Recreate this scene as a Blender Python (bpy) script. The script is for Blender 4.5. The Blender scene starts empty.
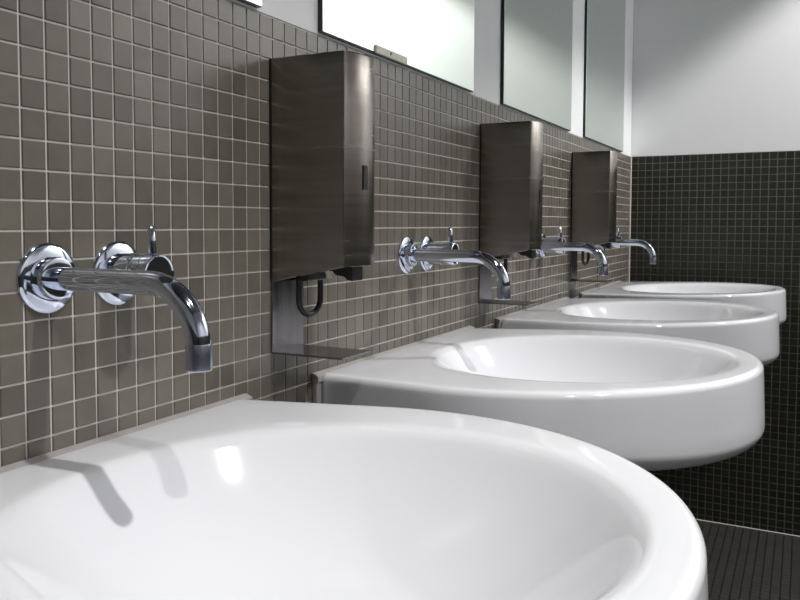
import bpy, bmesh, math, random
from mathutils import Vector, Matrix
random.seed(7)
C = bpy.context.scene.collection
T = 0.025            # one mosaic tile pitch in metres; the scene is laid out in tile pitches
Z0 = 42.75           # floor lies this many pitches below the reference tile course
YB = 103.32          # back wall
XR = 72.0           # opposite wall
YF = -70.0           # wall behind the camera
ZC = 61.0            # ceiling
TOP = 9.05           # top of the tiling on the walls


def W(x, y, z):
    return Vector((x * T, y * T, (z + Z0) * T))


# ------------------------------------------------------------------ materials
def mat(name, color, rough=0.5, metal=0.0, **kw):
    m = bpy.data.materials.new(name)
    m.use_nodes = True
    b = m.node_tree.nodes['Principled BSDF']
    b.inputs['Base Color'].default_value = (*color, 1)
    b.inputs['Roughness'].default_value = rough
    b.inputs['Metallic'].default_value = metal
    for k, v in kw.items():
        b.inputs[k.replace('_', ' ')].default_value = v
    return m


def nd(m, t, **kw):
    n = m.node_tree.nodes.new(t)
    for k, v in kw.items():
        setattr(n, k, v)
    return n


def lk(m, a, b):
    m.node_tree.links.new(a, b)


def noisy(m, scale=6.0, amt=0.08, bump=0.0, stretch=(1, 1, 1), rough_amt=0.0, detail=4.0):
    """soft procedural variation of colour, roughness and relief"""
    b = m.node_tree.nodes['Principled BSDF']
    tc = nd(m, 'ShaderNodeTexCoord')
    mp = nd(m, 'ShaderNodeMapping')
    mp.inputs['Scale'].default_value = stretch
    nz = nd(m, 'ShaderNodeTexNoise')
    nz.inputs['Scale'].default_value = scale
    nz.inputs['Detail'].default_value = detail
    lk(m, tc.outputs['Object'], mp.inputs['Vector'])
    lk(m, mp.outputs['Vector'], nz.inputs['Vector'])
    col = b.inputs['Base Color'].default_value[:]
    mx = nd(m, 'ShaderNodeMix', data_type='RGBA')
    mx.inputs['A'].default_value = (*[c * (1 - amt) for c in col[:3]], 1)
    mx.inputs['B'].default_value = (*[min(1, c * (1 + amt)) for c in col[:3]], 1)
    lk(m, nz.outputs['Fac'], mx.inputs['Factor'])
    lk(m, mx.outputs['Result'], b.inputs['Base Color'])
    if rough_amt:
        r = b.inputs['Roughness'].default_value
        mr = nd(m, 'ShaderNodeMapRange')
        mr.inputs['To Min'].default_value = max(0.02, r - rough_amt)
        mr.inputs['To Max'].default_value = r + rough_amt
        lk(m, nz.outputs['Fac'], mr.inputs['Value'])
        lk(m, mr.outputs['Result'], b.inputs['Roughness'])
    if bump:
        bp = nd(m, 'ShaderNodeBump')
        bp.inputs['Strength'].default_value = bump
        bp.inputs['Distance'].default_value = 0.001
        lk(m, nz.outputs['Fac'], bp.inputs['Height'])
        lk(m, bp.outputs['Normal'], b.inputs['Normal'])
    return m


def tile_mat(name, c0, c1, rough, bump=0.12):
    """glazed mosaic: every tile its own shade (white noise per tile), faint mottling inside it"""
    m = mat(name, c0, rough)
    b = m.node_tree.nodes['Principled BSDF']
    tc = nd(m, 'ShaderNodeTexCoord')
    at = nd(m, 'ShaderNodeAttribute', attribute_name='shade')
    nz = nd(m, 'ShaderNodeTexNoise')
    nz.inputs['Scale'].default_value = 45
    nz.inputs['Detail'].default_value = 5
    lk(m, tc.outputs['Object'], nz.inputs['Vector'])
    ad = nd(m, 'ShaderNodeMath', operation='MULTIPLY_ADD')
    ad.inputs[1].default_value = 0.7
    lk(m, nz.outputs['Fac'], ad.inputs[0])
    sb = nd(m, 'ShaderNodeMath', operation='SUBTRACT')
    lk(m, at.outputs['Fac'], sb.inputs[0])
    sb.inputs[1].default_value = 0.35
    lk(m, sb.outputs['Value'], ad.inputs[2])
    mx = nd(m, 'ShaderNodeMix', data_type='RGBA')
    mx.inputs['A'].default_value = (*c0, 1)
    mx.inputs['B'].default_value = (*c1, 1)
    lk(m, ad.outputs['Value'], mx.inputs['Factor'])
    lk(m, mx.outputs['Result'], b.inputs['Base Color'])
    bp = nd(m, 'ShaderNodeBump')
    bp.inputs['Strength'].default_value = bump
    bp.inputs['Distance'].default_value = 0.0006
    lk(m, nz.outputs['Fac'], bp.inputs['Height'])
    lk(m, bp.outputs['Normal'], b.inputs['Normal'])
    return m


def brushed(name, color, rough, stretch, amt=0.24):
    m = mat(name, color, rough, 1.0)
    noisy(m, 9.0, amt, 0.05, stretch, 0.07, 6.0)
    return m


M = {}
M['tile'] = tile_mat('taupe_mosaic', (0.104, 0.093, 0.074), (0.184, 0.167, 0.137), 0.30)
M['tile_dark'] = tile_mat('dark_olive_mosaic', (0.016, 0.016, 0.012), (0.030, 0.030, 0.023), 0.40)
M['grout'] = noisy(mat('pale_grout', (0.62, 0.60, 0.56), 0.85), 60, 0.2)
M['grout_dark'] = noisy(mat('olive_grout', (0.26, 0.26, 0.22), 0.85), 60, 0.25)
M['plaster'] = noisy(mat('white_plaster', (0.86, 0.87, 0.885), 0.7), 30, 0.02, 0.05)
M['ceiling'] = noisy(mat('ceiling_paint', (0.10, 0.10, 0.105), 0.8), 30, 0.02)
M['ceramic'] = noisy(mat('white_ceramic', (0.765, 0.772, 0.81), 0.07, Specular_IOR_Level=0.5), 2.0, 0.01)
M['sealant'] = noisy(mat('sealant', (0.35, 0.33, 0.325), 0.5), 40, 0.15, 0.2)
M['chrome'] = noisy(mat('chrome', (0.66, 0.71, 0.83), 0.08, 1.0), 20, 0.03)
M['chrome_satin'] = noisy(mat('satin_chrome', (0.46, 0.49, 0.60), 0.26, 1.0), 20, 0.03)
M['steel'] = brushed('brushed_steel', (0.34, 0.31, 0.28), 0.25, (0.5, 0.5, 14))
M['steel_plate'] = brushed('brushed_steel_plate', (0.23, 0.22, 0.23), 0.24, (1, 16, 1), 0.5)
M['black'] = noisy(mat('black_plastic', (0.010, 0.010, 0.011), 0.35), 20, 0.2)
M['cream'] = noisy(mat('cream_plastic', (0.62, 0.62, 0.52), 0.4), 20, 0.06)
M['mirror'] = noisy(mat('mirror_silver', (0.84, 0.93, 0.86), 0.015, 1.0), 3, 0.005)
M['mirror_edge'] = noisy(mat('mirror_edge', (0.012, 0.016, 0.018), 0.3), 20, 0.2)
M['drain'] = M['chrome']



def floor_mat():
    m = mat('dark_floor_mosaic', (0.02, 0.02, 0.02), 0.45)
    b = m.node_tree.nodes['Principled BSDF']
    tc = nd(m, 'ShaderNodeTexCoord')
    br = nd(m, 'ShaderNodeTexBrick')
    br.offset = 0.0
    br.squash = 1.0
    br.inputs['Color1'].default_value = (0.060, 0.057, 0.055, 1)
    br.inputs['Color2'].default_value = (0.044, 0.042, 0.041, 1)
    br.inputs['Mortar'].default_value = (0.008, 0.008, 0.008, 1)
    br.inputs['Scale'].default_value = 1.0
    br.inputs['Mortar Size'].default_value = 0.0016
    br.inputs['Mortar Smooth'].default_value = 0.1
    br.inputs['Brick Width'].default_value = T
    br.inputs['Row Height'].default_value = T
    lk(m, tc.outputs['Object'], br.inputs['Vector'])
    lk(m, br.outputs['Color'], b.inputs['Base Color'])
    bp = nd(m, 'ShaderNodeBump', invert=True)
    bp.inputs['Strength'].default_value = 0.5
    bp.inputs['Distance'].default_value = 0.001
    lk(m, br.outputs['Fac'], bp.inputs['Height'])
    lk(m, bp.outputs['Normal'], b.inputs['Normal'])
    return m


M['floor'] = floor_mat()


# ------------------------------------------------------------------ object helpers
def mesh_obj(name, verts, faces, m, parent=None, base=(0, 0, 0), smooth=False, angle=40):
    """verts in tile pitches, relative to base (the thing's own origin)"""
    me = bpy.data.meshes.new(name)
    me.from_pydata([tuple(c * T for c in v) for v in verts], [], faces)
    bm = bmesh.new()
    bm.from_mesh(me)
    bmesh.ops.remove_doubles(bm, verts=bm.verts, dist=1e-6)
    bmesh.ops.recalc_face_normals(bm, faces=bm.faces)
    bm.to_mesh(me)
    bm.free()
    for mm in (m if isinstance(m, list) else [m]):
        me.materials.append(mm)
    if smooth:
        me.shade_smooth()
        me.set_sharp_from_angle(angle=math.radians(angle))
    o = bpy.data.objects.new(name, me)
    C.objects.link(o)
    if parent is not None:
        o.parent = parent
    else:
        o.location = W(*base)
    return o


def empty(name, base):
    o = bpy.data.objects.new(name, None)
    o.empty_display_size = 0.05
    C.objects.link(o)
    o.location = W(*base)
    return o


def tag(o, label, cat, group=None):
    o['label'] = label
    o['category'] = cat
    if group:
        o['group'] = group
    return o


class MB:
    def __init__(s):
        s.v, s.f = [], []

    def add(s, v, f):
        n = len(s.v)
        s.v += [tuple(q) for q in v]
        s.f += [tuple(i + n for i in q) for q in f]
        return s

    def box(s, x0, x1, y0, y1, z0, z1):
        v = [(x, y, z) for z in (z0, z1) for y in (y0, y1) for x in (x0, x1)]
        return s.add(v, [(0, 2, 3, 1), (4, 5, 7, 6), (0, 1, 5, 4), (2, 6, 7, 3), (0, 4, 6, 2), (1, 3, 7, 5)])

    def rbox(s, x0, x1, y0, y1, z0, z1, b):
        """box with chamfered edges"""
        bm = bmesh.new()
        bmesh.ops.create_cube(bm, size=1)
        for q in bm.verts:
            q.co = Vector((x0 if q.co.x < 0 else x1, y0 if q.co.y < 0 else y1, z0 if q.co.z < 0 else z1))
        bmesh.ops.bevel(bm, geom=bm.edges[:], offset=b, segments=2, affect='EDGES', profile=0.5)
        bm.verts.index_update()
        s.add([q.co[:] for q in bm.verts], [[q.index for q in f.verts] for f in bm.faces])
        bm.free()
        return s

    def lathe(s, prof, origin=(0, 0, 0), axis='x', n=48):
        """prof = [(height along the axis, radius)]"""
        v, f = [], []
        k = len(prof)
        for i in range(n):
            a = 2 * math.pi * i / n
            for h, r in prof:
                c, d = r * math.cos(a), r * math.sin(a)
                p = (h, c, d) if axis == 'x' else (c, d, h)
                v.append((p[0] + origin[0], p[1] + origin[1], p[2] + origin[2]))
        for i in range(n):
            j = (i + 1) % n
            for q in range(k - 1):
                f.append((i * k + q, j * k + q, j * k + q + 1, i * k + q + 1))
        f.append(tuple(i * k for i in range(n)))
        f.append(tuple(i * k + k - 1 for i in range(n)))
        return s.add(v, f)

    def tube(s, pts, r, n=20, closed=False, rs=None):
        pts = [Vector(q) for q in pts]
        v, f = [], []
        m = len(pts)
        up = None
        for i, q in enumerate(pts):
            a = pts[(i - 1) % m] if (closed or i) else q
            b = pts[(i + 1) % m] if (closed or i < m - 1) else q
            t = (b - a).normalized()
            if up is None:
                up = Vector((0, 0, 1)) if abs(t.z) < .9 else Vector((1, 0, 0))
            e = (up - t * up.dot(t)).normalized()
            up = e
            g = t.cross(e)
            rr = rs[i] if rs else r
            for k in range(n):
                w = 2 * math.pi * k / n
                v.append(tuple(q + e * rr * math.cos(w) + g * rr * math.sin(w)))
        for i in range(m if closed else m - 1):
            j = (i + 1) % m
            for k in range(n):
                l = (k + 1) % n
                f.append((i * n + k, i * n + l, j * n + l, j * n + k))
        if not closed:
            f.append(tuple(range(n)))
            f.append(tuple((m - 1) * n + k for k in range(n)))
        return s.add(v, f)

    def build(s, name, m, parent=None, base=(0, 0, 0), smooth=False, angle=40):
        return mesh_obj(name, s.v, s.f, m, parent, base, smooth, angle)


def struct(o):
    o['kind'] = 'structure'
    return o


# ------------------------------------------------------------------ the room
def tiled(name, u0, u1, v0, v1, place, back, g=0.032, tilt=0.004):
    """a wall of single chamfered mosaic tiles standing proud of the grout; place(u, v, out) -> point.
    Above the tiling the caller adds the plaster in the same mesh (material 2)."""
    ch, d = 0.03, 0.055
    verts, faces, mi, shade = [], [], [], []
    iu = list(range(math.floor(u0), math.ceil(u1)))
    iv = list(range(math.floor(v0), math.ceil(v1)))
    for i in iu:
        for j in iv:
            a0, a1 = max(i + g, u0), min(i + 1 - g, u1)
            b0, b1 = max(j + g, v0), min(j + 1 - g, v1)
            if a1 - a0 < 0.2 or b1 - b0 < 0.12:
                continue
            n = len(verts)
            tu, tv = random.gauss(0, tilt), random.gauss(0, tilt)
            for (c, e, o_) in ((0, 0, -d), (1, 0, -d), (1, 1, -d), (0, 1, -d)):
                verts.append(place(a1 if c else a0, b1 if e else b0, o_))
            for (c, e) in ((0, 0), (1, 0), (1, 1), (0, 1)):
                verts.append(place((a1 - ch) if c else (a0 + ch), (b1 - ch) if e else (b0 + ch),
                                   (c - .5) * tu + (e - .5) * tv - 0.006))
            faces += [(n + 4, n + 5, n + 6, n + 7)] + [(n + k, n + (k + 1) % 4, n + 4 + (k + 1) % 4, n + 4 + k) for k in range(4)]
            mi += [0] * 5
            shade += [min(1, max(0, random.gauss(0.5, 0.2)))] * 5
    # grout bed with its thickness
    n = len(verts)
    for o_ in (-d, -d - back):
        for (u, v) in ((u0, v0), (u1, v0), (u1, v1), (u0, v1)):
            verts.append(place(u, v, o_))
    faces += [(n, n + 1, n + 2, n + 3), (n + 4, n + 7, n + 6, n + 5)] + [(n + k, n + 4 + k, n + 4 + (k + 1) % 4, n + (k + 1) % 4) for k in range(4)]
    mi += [1] * 6
    shade += [0.5] * 6
    return verts, faces, mi, shade


def wall_obj(name, data, plaster_boxes, mats):
    verts, faces, mi, shade = data
    for (x0, x1, y0, y1, z0, z1) in plaster_boxes:
        b = MB().box(x0, x1, y0, y1, z0, z1)
        n = len(verts)
        verts += b.v
        faces += [tuple(i + n for i in f) for f in b.f]
        mi += [2] * 6
        shade += [0.5] * 6
    me = bpy.data.meshes.new(name)
    me.from_pydata([tuple(W(*v)) for v in verts], [], faces)
    for m in mats:
        me.materials.append(m)
    me.polygons.foreach_set('material_index', mi)
    at = me.attributes.new('shade', 'FLOAT', 'FACE')
    at.data.foreach_set('value', shade)
    bm = bmesh.new()
    bm.from_mesh(me)
    bmesh.ops.recalc_face_normals(bm, faces=bm.faces)
    bm.to_mesh(me)
    bm.free()
    o = bpy.data.objects.new(name, me)
    C.objects.link(o)
    return struct(o)


wall_obj('wall_left',
         tiled('wall_left', YF, YB, -Z0, TOP - 0.03, lambda u, v, o: (o, u, v), 3.0),
         [(-3.0, -0.02, YF, YB, TOP, ZC)],
         [M['tile'], M['grout'], M['plaster']])
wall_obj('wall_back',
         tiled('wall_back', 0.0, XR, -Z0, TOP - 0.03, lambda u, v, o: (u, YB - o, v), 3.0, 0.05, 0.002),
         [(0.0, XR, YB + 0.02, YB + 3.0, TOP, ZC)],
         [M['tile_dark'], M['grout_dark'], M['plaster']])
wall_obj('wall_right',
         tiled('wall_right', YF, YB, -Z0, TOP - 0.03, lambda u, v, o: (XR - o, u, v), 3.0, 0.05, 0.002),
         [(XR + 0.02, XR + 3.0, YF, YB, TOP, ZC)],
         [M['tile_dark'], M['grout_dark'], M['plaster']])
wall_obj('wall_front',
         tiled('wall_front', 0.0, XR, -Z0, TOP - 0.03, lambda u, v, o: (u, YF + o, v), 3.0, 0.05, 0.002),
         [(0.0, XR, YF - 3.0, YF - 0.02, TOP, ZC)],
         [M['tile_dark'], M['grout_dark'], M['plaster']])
struct(MB().box(-3, XR + 3, YF - 3, YB + 3, -Z0 - 3, -Z0).build('floor', M['floor']))
struct(MB().box(-3, XR + 3, YF - 3, YB + 3, ZC, ZC + 3).build('ceiling', M['ceiling']))
# pale bead of grout where the walls meet, and along the foot of the back wall
struct(MB().add([(0, YB, -Z0 + .2), (.12, YB, -Z0 + .2), (0, YB - .1, -Z0 + .2), (0, YB, TOP), (.12, YB, TOP), (0, YB - .1, TOP)],
                [(0, 1, 2), (3, 5, 4), (0, 3, 4, 1), (1, 4, 5, 2), (2, 5, 3, 0)]).build('trim_1', M['grout']))
struct(MB().add([(0, YB, -Z0), (0, YB, -Z0 + .09), (0, YB - .12, -Z0), (XR, YB, -Z0), (XR, YB, -Z0 + .09), (XR, YB - .12, -Z0)],
                [(0, 1, 2), (3, 5, 4), (0, 3, 4, 1), (1, 4, 5, 2), (2, 5, 3, 0)]).build('trim_2', M['grout']))


# ------------------------------------------------------------------ washbasin
RIM = -8.64
RISE = 0.029           # the deck rises gently from the wall to the front
BR, BCX, BH = 12.0, 8.72, 10.85     # front arc radius, its centre off the wall, half width at the wall


def outline():
    """plan of the basin: flat back, flanks tangent to a round front (closed, counter-clockwise from the back)"""
    dx, dy = BCX - 0.03, BH
    L = math.hypot(dx, dy)
    ta = math.sqrt(max(L * L - BR * BR, 0))
    ang = math.atan2(BH, 0.03 - BCX)                 # from centre to corner
    off = math.acos(min(1, BR / L))
    t = ang - off                                     # tangent point angle (upper flank)
    pts = []
    rc = 0.6
    for k in range(9):                                # lower back corner, rounded
        a = math.radians(180 + 90 * k / 8)
        pts.append((0.03 + rc + rc * math.cos(a), -BH + rc + rc * math.sin(a)))
    n = 120
    for k in range(n + 1):
        a = -t + 2 * t * k / n
        pts.append((BCX + BR * math.cos(a), BR * math.sin(a)))
    for k in range(9):
        a = math.radians(90 + 90 * k / 8)
        pts.append((0.03 + rc + rc * math.cos(a), BH - rc + rc * math.sin(a)))
    return pts


def basin_mesh():
    P = outline()
    cx, cy = 11.0, 0.3
    N = 200
    # resample by angle around the bowl centre
    th = sorted(set([2 * math.pi * k / N - math.pi for k in range(N)] +
                    [math.atan2(y - cy, x - cx) for x, y in P if x < 1.0]))
    O = []
    for a in th:
        d = (math.cos(a), math.sin(a))
        best = None
        for i in range(len(P)):
            (x0, y0), (x1, y1) = P[i], P[(i + 1) % len(P)]
            ex, ey = x1 - x0, y1 - y0
            den = d[0] * ey - d[1] * ex
            if abs(den) < 1e-9:
                continue
            s = ((x0 - cx) * ey - (y0 - cy) * ex) / den
            q = ((x0 - cx) * d[1] - (y0 - cy) * d[0]) / den
            if s > 0 and -1e-6 <= q <= 1 + 1e-6:
                best = s if best is None else max(best, s)
        O.append((cx + d[0] * best, cy + d[1] * best))
    K = len(O)
    nrm = []
    for i in range(K):
        a, b = O[i - 1], O[(i + 1) % K]
        t = Vector((b[0] - a[0], b[1] - a[1])).normalized()
        nrm.append((t.y, -t.x))

    def brad(a):                                      # bowl opening, by direction
        return 8.35
    D = 4.3

    def depth(rho, a=math.pi):
        raw = D * (1 - abs(rho) ** 2.6)
        w = 0.10 + 0.22 * (0.5 + 0.5 * math.cos(a)) ** 0.6      # crisp crease at the back, soft lip in front
        return 0.5 * (raw + math.sqrt(raw * raw + w * w)) if raw > -3 else 0.0
    verts, faces = [], []
    verts.append((cx, cy, -depth(0)))
    rings = []

    def ring(fn):
        idx = []
        for i in range(K):
            idx.append(len(verts))
            verts.append(fn(i))
        rings.append(idx)
    steps = [k / 26 for k in range(1, 27)]
    for s in steps:
        r = s ** 0.8
        ring(lambda i: (cx + math.cos(th[i]) * brad(th[i]) * r, cy + math.sin(th[i]) * brad(th[i]) * r, -depth(r, th[i])))
    re = 0.34
    for s in (0.12, 0.25, 0.4, 0.6, 0.8, 0.92):
        def f(i):
            bx, by = cx + math.cos(th[i]) * brad(th[i]), cy + math.sin(th[i]) * brad(th[i])
            ox, oy = O[i][0] - nrm[i][0] * re, O[i][1] - nrm[i][1] * re
            x, y = bx + (ox - bx) * s, by + (oy - by) * s
            rho = math.hypot(x - cx, y - cy) / brad(th[i])
            return (x, y, -depth(rho, th[i]))
        ring(f)
    for k in range(0, 9):
        p = math.pi / 2 * k / 8

        def f(i):
            q = re * (1 - math.sin(p))
            return (O[i][0] - nrm[i][0] * q, O[i][1] - nrm[i][1] * q, -re * (1 - math.cos(p)) - 0.01)
        ring(f)
    rb = 1.0

    def st(i):                                        # the apron is deeper at the front than at the wall
        return 1.62 + 0.082 * O[i][0]

    def flare(i, t):                                  # and leans out very slightly
        k = 1 + 0.006 * t
        return (O[i][0] * k if O[i][0] > 0.7 else O[i][0], O[i][1])
    for t in (0.3, 0.55, 0.8):
        ring(lambda i: (*flare(i, t), -st(i) * t))
    for k in range(0, 9):
        p = math.radians(84) * k / 8
        q = rb * (1 - math.cos(p)) / BR
        dz = rb * math.sin(p)
        ring(lambda i: (flare(i, 1)[0] * (1 - q * .9) if O[i][0] > 0.7 else O[i][0], O[i][1] * (1 - q), -st(i) - dz))
    for (q, dz) in ((0.75, 0.25), (0.6, 0.7), (0.42, 1.3), (0.22, 1.7)):
        ring(lambda i: (cx + (O[i][0] - cx) * q - 1.2 * (1 - q), O[i][1] * q, -st(i) - rb - dz))
    for a, b in zip(rings[:-1], rings[1:]):
        for i in range(K):
            j = (i + 1) % K
            faces.append((a[i], a[j], b[j], b[i]))
    r0 = rings[0]
    for i in range(K):
        faces.append((0, r0[i], r0[(i + 1) % K]))
    faces.append(tuple(rings[-1]))
    verts = [(x, y, z + RISE * x) for x, y, z in verts]
    return verts, faces


BV, BF = basin_mesh()


def sealant_bead():
    """bead of sealant that runs up one side of the basin, along the wall above the deck, and down the other side"""
    b = MB()
    w, ho = 0.44, 0.40
    y, zt, zb = BH, 0.0, -3.3
    sec = [(0.005, 0.10), (0.005, -0.36), (ho, -0.36), (ho, -0.06), (0.2, 0.04)]
    n = len(sec)
    v = [(x, yy, z) for yy in (-y - w, y + w) for x, z in sec]
    f = [tuple(range(n)), tuple(range(2 * n - 1, n - 1, -1))] + [(i, n + i, n + (i + 1) % n, (i + 1) % n) for i in range(n)]
    b.add(v, f)
    for s in (-1, 1):
        y0, y1 = (-y - w, -y + .04) if s < 0 else (y - .04, y + w)
        b.rbox(0.005, 0.34, y0, y1, zb, -0.3, 0.08)
    return b


basin_labels = [
    'white ceramic washbasin nearest the camera, filling the front of the picture',
    'second white ceramic washbasin, between the nearest soap dispenser and the middle one',
    'third white ceramic washbasin, between the middle soap dispenser and the farthest one',
    'farthest white ceramic washbasin, beside the dark tiled back wall']
basins = []
for k in range(4):
    yc = 0.48 + 28.2 * k
    if k == 0:
        r = empty('washbasin', (0, yc, RIM))
        body = mesh_obj('basin_body', BV, BF, M['ceramic'], r, smooth=True, angle=50)
        sealant_bead().build('sealant', M['sealant'], r)['label'] = 'grey bead of sealant along the wall'
        d = MB().lathe([(-4.25, 0.3), (-4.25, 0.85), (-4.16, 0.9), (-4.08, 0.82), (-4.06, 0.3)], (11.0, 0.3, 0.12), 'z', 32)
        d.build('drain', M['drain'], r, smooth=True)['label'] = 'chrome drain'
        basins.append(r)
    else:
        src = basins[0]
        r = src.copy()
        C.objects.link(r)
        r.location = W(0, yc, RIM)
        for ch in list(src.children):
            c = ch.copy()
            C.objects.link(c)
            c.parent = r
        basins.append(r)
    tag(r, basin_labels[k], 'sink', 'washbasins in a row along the tiled wall')


# ------------------------------------------------------------------ wall faucet (origin on the wall at the spout axis)
def make_faucet(base):
    r = empty('wall_faucet', base)
    HY = 3.15
    rose = [(0.0, 1.12), (0.0, 1.2), (0.05, 1.2), (0.09, 1.175), (0.125, 1.08), (0.16, 0.94), (0.185, 0.80), (0.20, 0.66), (0.21, 0.5)]
    a = MB().lathe(rose, (0.004, 0, 0), 'x', 64).build('spout_rose', M['chrome'], r, smooth=True, angle=60)
    MB().lathe([(0.19, 0.3), (0.19, 0.72), (0.5, 0.72), (0.56, 0.69), (0.58, 0.62), (0.58, 0.3)], (0, 0, 0), 'x', 48).build('collar', M['chrome'], a, smooth=True, angle=30)
    R, xs = 1.95, 4.6
    pts = [(0.3, 0, 0), (1.5, 0, 0), (3, 0, 0), (4.2, 0, 0), (xs, 0, 0)]
    for k in range(1, 19):
        t = math.pi / 2 * k / 18
        pts.append((xs + R * math.sin(t), 0, -R * (1 - math.cos(t))))
    sp = MB().tube(pts, 0.385, 32).build('spout', M['chrome'], r, smooth=True, angle=50)
    e = xs + R
    MB().lathe([(-2.55, 0.30), (-2.55, 0.385), (-2.52, 0.405), (-1.78, 0.405), (-1.74, 0.39), (-1.74, 0.3)], (e, 0, 0), 'z', 32).build('nozzle', M['chrome_satin'], sp, smooth=True, angle=30)['label'] = 'satin nozzle'
    h = MB().lathe(rose, (0.004, HY, 0), 'x', 64).build('handle_rose', M['chrome'], r, smooth=True, angle=60)
    hb = MB().lathe([(0.1, 0.5), (0.1, 0.76), (1.15, 0.76), (1.17, 0.73), (1.21, 0.73), (1.23, 0.77), (2.02, 0.77), (2.08, 0.75), (2.10, 0.71), (2.06, 0.66), (2.05, 0.05)],
                    (0, HY, 0), 'x', 48).build('handle', M['chrome'], r, smooth=True, angle=30)
    MB().tube([(1.76, HY, 0.6), (1.74, HY, 1.2), (1.68, HY, 1.72), (1.675, HY, 1.76)], 0.13, 16, rs=[0.14, 0.135, 0.13, 0.09]).build('lever', M['chrome'], hb, smooth=True, angle=50)
    return r


def copy_thing(src, base):
    r = src.copy()
    C.objects.link(r)
    r.location = W(*base)
    for ch in list(src.children):
        c = ch.copy()
        C.objects.link(c)
        c.parent = r
        for g in list(ch.children):
            d = g.copy()
            C.objects.link(d)
            d.parent = c
    return r


faucet_labels = [
    'chrome wall faucet with curved spout over the nearest washbasin, at the left edge',
    'chrome wall faucet between the nearest soap dispenser and the middle one',
    'chrome wall faucet between the middle soap dispenser and the farthest one',
    'farthest chrome wall faucet, over the last washbasin by the back wall']
faucets = []
for k in range(4):
    b = (0, 0.91 + 27.75 * k - (0, 0.0, 0.5, 1.2)[k], (-2.60, -2.74, -2.82, -2.95)[k])
    f = make_faucet(b) if k == 0 else copy_thing(faucets[0], b)
    faucets.append(f)
    tag(f, faucet_labels[k], 'faucet', 'wall faucets over the washbasins')


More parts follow.
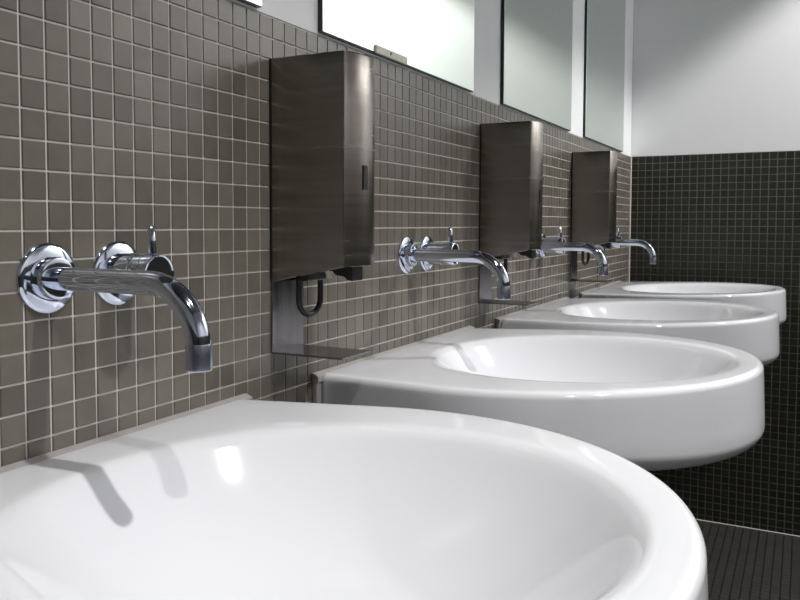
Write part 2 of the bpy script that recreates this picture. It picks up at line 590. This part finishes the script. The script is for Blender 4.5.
# ------------------------------------------------------------------ soap dispenser (origin on the wall at the near edge)
def make_dispenser(base):
    r = empty('soap_dispenser', base)
    w = 2.95
    # plan of the housing: flat sides, gently bowed front
    plan = [(0.12, 0.0)]
    rc, xf, bow = 0.10, 4.12, 0.36
    for k in range(5):
        a = math.radians(-90 + 50 * k / 4)
        plan.append((xf - rc + rc * math.cos(a), rc + rc * math.sin(a)))
    for k in range(1, 24):
        t = k / 24
        plan.append((xf + bow * math.sin(math.pi * t) ** 0.85, rc + (w - 2 * rc) * t))
    for k in range(5):
        a = math.radians(40 + 50 * k / 4)
        plan.append((xf - rc + rc * math.cos(a), w - rc + rc * math.sin(a)))
    plan.append((0.12, w))
    n = len(plan)

    def zbot(x):
        return -3.56 + 0.20 * min(x, 4.15)
    zt = 7.05
    rings = []
    v = []

    def ring(fn):
        rings.append(list(range(len(v), len(v) + n)))
        for x, y in plan:
            v.append(fn(x, y))

    def ins(x, y, q):
        return (x - q if x > 3 else x, min(max(y, q), w - q))
    ring(lambda x, y: (*ins(x, y, 0.16), zbot(x) + 0.22))        # inside of the open bottom
    ring(lambda x, y: (*ins(x, y, 0.10), zbot(x)))
    ring(lambda x, y: (*ins(x, y, 0.0), zbot(x) + 0.04))
    for t in (0.25, 0.5, 0.75):
        ring(lambda x, y: (x, y, zbot(x) + (zt - zbot(x)) * t))
    ring(lambda x, y: (x, y, zt - 0.12))
    ring(lambda x, y: (*ins(x, y, 0.035), zt - 0.035))
    ring(lambda x, y: (*ins(x, y, 0.12), zt))
    f = []
    for a, b in zip(rings[:-1], rings[1:]):
        for i in range(n):
            j = (i + 1) % n
            f.append((a[i], a[j], b[j], b[i]))
    f.append(tuple(rings[-1]))
    f.append(tuple(rings[0]))
    hs = mesh_obj('housing', v, f, M['steel'], r, smooth=True, angle=28)
    xm = xf + bow
    MB().rbox(xm - 0.06, xm + 0.03, 1.08, 1.50, 0.80, 1.95, 0.035).build('level_window', M['black'], hs)['label'] = 'narrow dark level window'
    MB().lathe([(xm - 0.05, 0.02), (xm - 0.05, 0.12), (xm + 0.03, 0.11), (xm + 0.04, 0.02)], (-0.05, 1.9, -2.1), 'x', 20).build('lock', M['chrome'], hs, smooth=True, angle=30)
    # black strip standing in for gap shadow, bent plate that ends in the drip tray
    MB().box(0.006, 0.12, -0.03, w + 0.03, -3.35, 7.0).build('gap_shadow_strip', M['black'], r)['label'] = 'black strip standing in for the shadow gap at the wall'
    MB().rbox(0.02, 0.10, 0.02, 2.75, -6.98, -3.45, 0.02).build('back_plate', M['steel_plate'], r)
    dt = MB().rbox(0.08, 4.05, -0.06, 2.70, -6.98, -6.89, 0.03).build('drip_tray', M['steel_plate'], r)
    # pump under the front, nozzle and push loop
    pm = MB()
    px = [(2.75, -2.75), (4.0, -2.62), (4.0, -3.42), (3.72, -3.36), (3.55, -3.22), (3.1, -3.16), (2.95, -3.0), (2.75, -2.98)]
    y0, y1 = 0.9, 1.9
    k = len(px)
    pm.add([(x, y, z) for y in (y0, y1) for x, z in px], [tuple(range(k)), tuple(range(2 * k - 1, k - 1, -1))] + [(i, k + i, k + (i + 1) % k, (i + 1) % k) for i in range(k)])
    pm.build('pump', M['black'], r)['label'] = 'black pump block under the front'
    MB().lathe([(-3.35, 0.08), (-3.35, 0.13), (-3.1, 0.15), (-3.1, 0.2), (-2.7, 0.2), (-2.7, 0.1)], (2.45, 1.35, 0), 'z', 20).build('nozzle', M['cream'], r, smooth=True, angle=30)['label'] = 'cream nozzle'
    lp = [(-0.74, -3.1), (-0.76, -3.6), (-0.76, -4.3)]
    for q in range(1, 32):
        a = math.pi + math.pi * q / 32
        lp.append((0.76 * math.cos(a), -4.42 + 0.74 * math.sin(a)))
    lp += [(0.76, -4.3), (0.76, -3.6), (0.72, -3.1)]
    cphi, sphi = math.cos(math.radians(80)), math.sin(math.radians(80))
    lp = [(1.32 + u * cphi, 1.45 + u * sphi, z) for u, z in lp]
    MB().tube(lp, 0.15, 14).build('push_loop', M['black'], r, smooth=True)['label'] = 'black push loop hanging below the box'
    MB().rbox(1.1, 1.75, 0.55, 2.35, -3.5, -3.0, 0.06).build('loop_mount', M['black'], r)
    return r


disp_labels = [
    'brushed steel soap dispenser nearest the camera, largest of the wall boxes',
    'brushed steel soap dispenser on the wall between the second and third washbasins',
    'brushed steel soap dispenser farthest away, next to the last washbasin']
disps = []
for k in range(3):
    b = (0, 13.74 + 27.93 * k, 0)
    d = make_dispenser(b) if k == 0 else copy_thing(disps[0], b)
    disps.append(d)
    tag(d, disp_labels[k], 'soap dispenser', 'soap dispensers on the tiled wall')

# ------------------------------------------------------------------ mirrors
mir_labels = [
    'wall mirror corner at the top left, above the nearest faucet',
    'large bright wall mirror with a cream bracket on its bottom edge',
    'pale green tinted wall mirror above the middle soap dispenser',
    'narrow looking wall mirror next to the back wall corner']
for k, (y0, y1) in enumerate([(-8.6, 12.8), (18.05, 39.55), (46.36, 68.1), (74.5, 95.95)]):
    z0, h, w = 9.14, 34.0, y1 - y0
    r = empty('wall_mirror', (0, y0, z0))
    MB().box(0.003, 0.25, 0, w, 0, h).build('backing', M['mirror_edge'], r)['label'] = 'black edged backing'
    MB().box(0.25, 0.30, 0.03, w - 0.03, 0.05, h - 0.03).build('mirror_glass', M['mirror'], r)
    if k == 1:
        br = MB().rbox(0.26, 0.42, 5.7, 9.8, -0.02, 0.45, 0.05)
        bo = br.build('bracket', M['cream'], r)
        bo['label'] = 'cream bracket'
        MB().lathe([(0.40, 0.03), (0.40, 0.11), (0.45, 0.09), (0.46, 0.03)], (0, 7.5, 0.24), 'x', 16).build('screw', M['black'], bo, smooth=True)
    tag(r, mir_labels[k], 'mirror', 'mirrors above the tiling')


# ------------------------------------------------------------------ light: recessed ceiling spots
def spot(name, x, y, power, angle, blend, radius=0.05, col=(1, 0.985, 0.96), z=ZC - 1.0):
    l = bpy.data.lights.new(name, 'SPOT')
    l.energy = power
    l.spot_size = math.radians(angle)
    l.spot_blend = blend
    l.shadow_soft_size = radius
    l.color = col
    o = bpy.data.objects.new(name, l)
    C.objects.link(o)
    o.location = W(x, y, z)
    return o


spot('ceiling_spot', 44, 8, 100, 106, 0.9, 0.03)
spot('ceiling_spot', 44, -25, 48, 108, 0.9, 0.03)
spot('ceiling_spot', 56, YB - 18, 105, 112, 0.22, 0.03)

w = bpy.data.worlds.new('World')
bpy.context.scene.world = w
w.use_nodes = True
w.node_tree.nodes['Background'].inputs[0].default_value = (0.8, 0.85, 0.9, 1)
w.node_tree.nodes['Background'].inputs[1].default_value = 0.05

# ------------------------------------------------------------------ camera
yaw, pitch, roll, f, cxp, cyp = -0.4967, -0.0503, 0.0017, 801.69, 369.73, 264.2
fw = Vector((math.cos(pitch) * math.sin(yaw), math.cos(pitch) * math.cos(yaw), math.sin(pitch)))
rt = Vector((math.cos(yaw), -math.sin(yaw), 0))
up = rt.cross(fw)
c, s = math.cos(roll), math.sin(roll)
rt, up = c * rt + s * up, c * up - s * rt
cam = bpy.data.cameras.new('camera')
co = bpy.data.objects.new('camera', cam)
C.objects.link(co)
mw = Matrix((rt, up, -fw)).transposed().to_4x4()
mw.translation = W(22.4126, -17.6224, -0.7563)
co.matrix_world = mw
cam.sensor_width = 36
cam.sensor_fit = 'HORIZONTAL'
cam.lens = f / 800 * 36
cam.shift_x = (400 - cxp) / 800
cam.shift_y = -(300 - cyp) / 800
cam.clip_start = 0.01
bpy.context.scene.camera = co

vs = bpy.context.scene.view_settings
vs.view_transform = 'Standard'
vs.look = 'None'
vs.gamma = 1
vs.use_curve_mapping = False
vs.exposure = 0.27
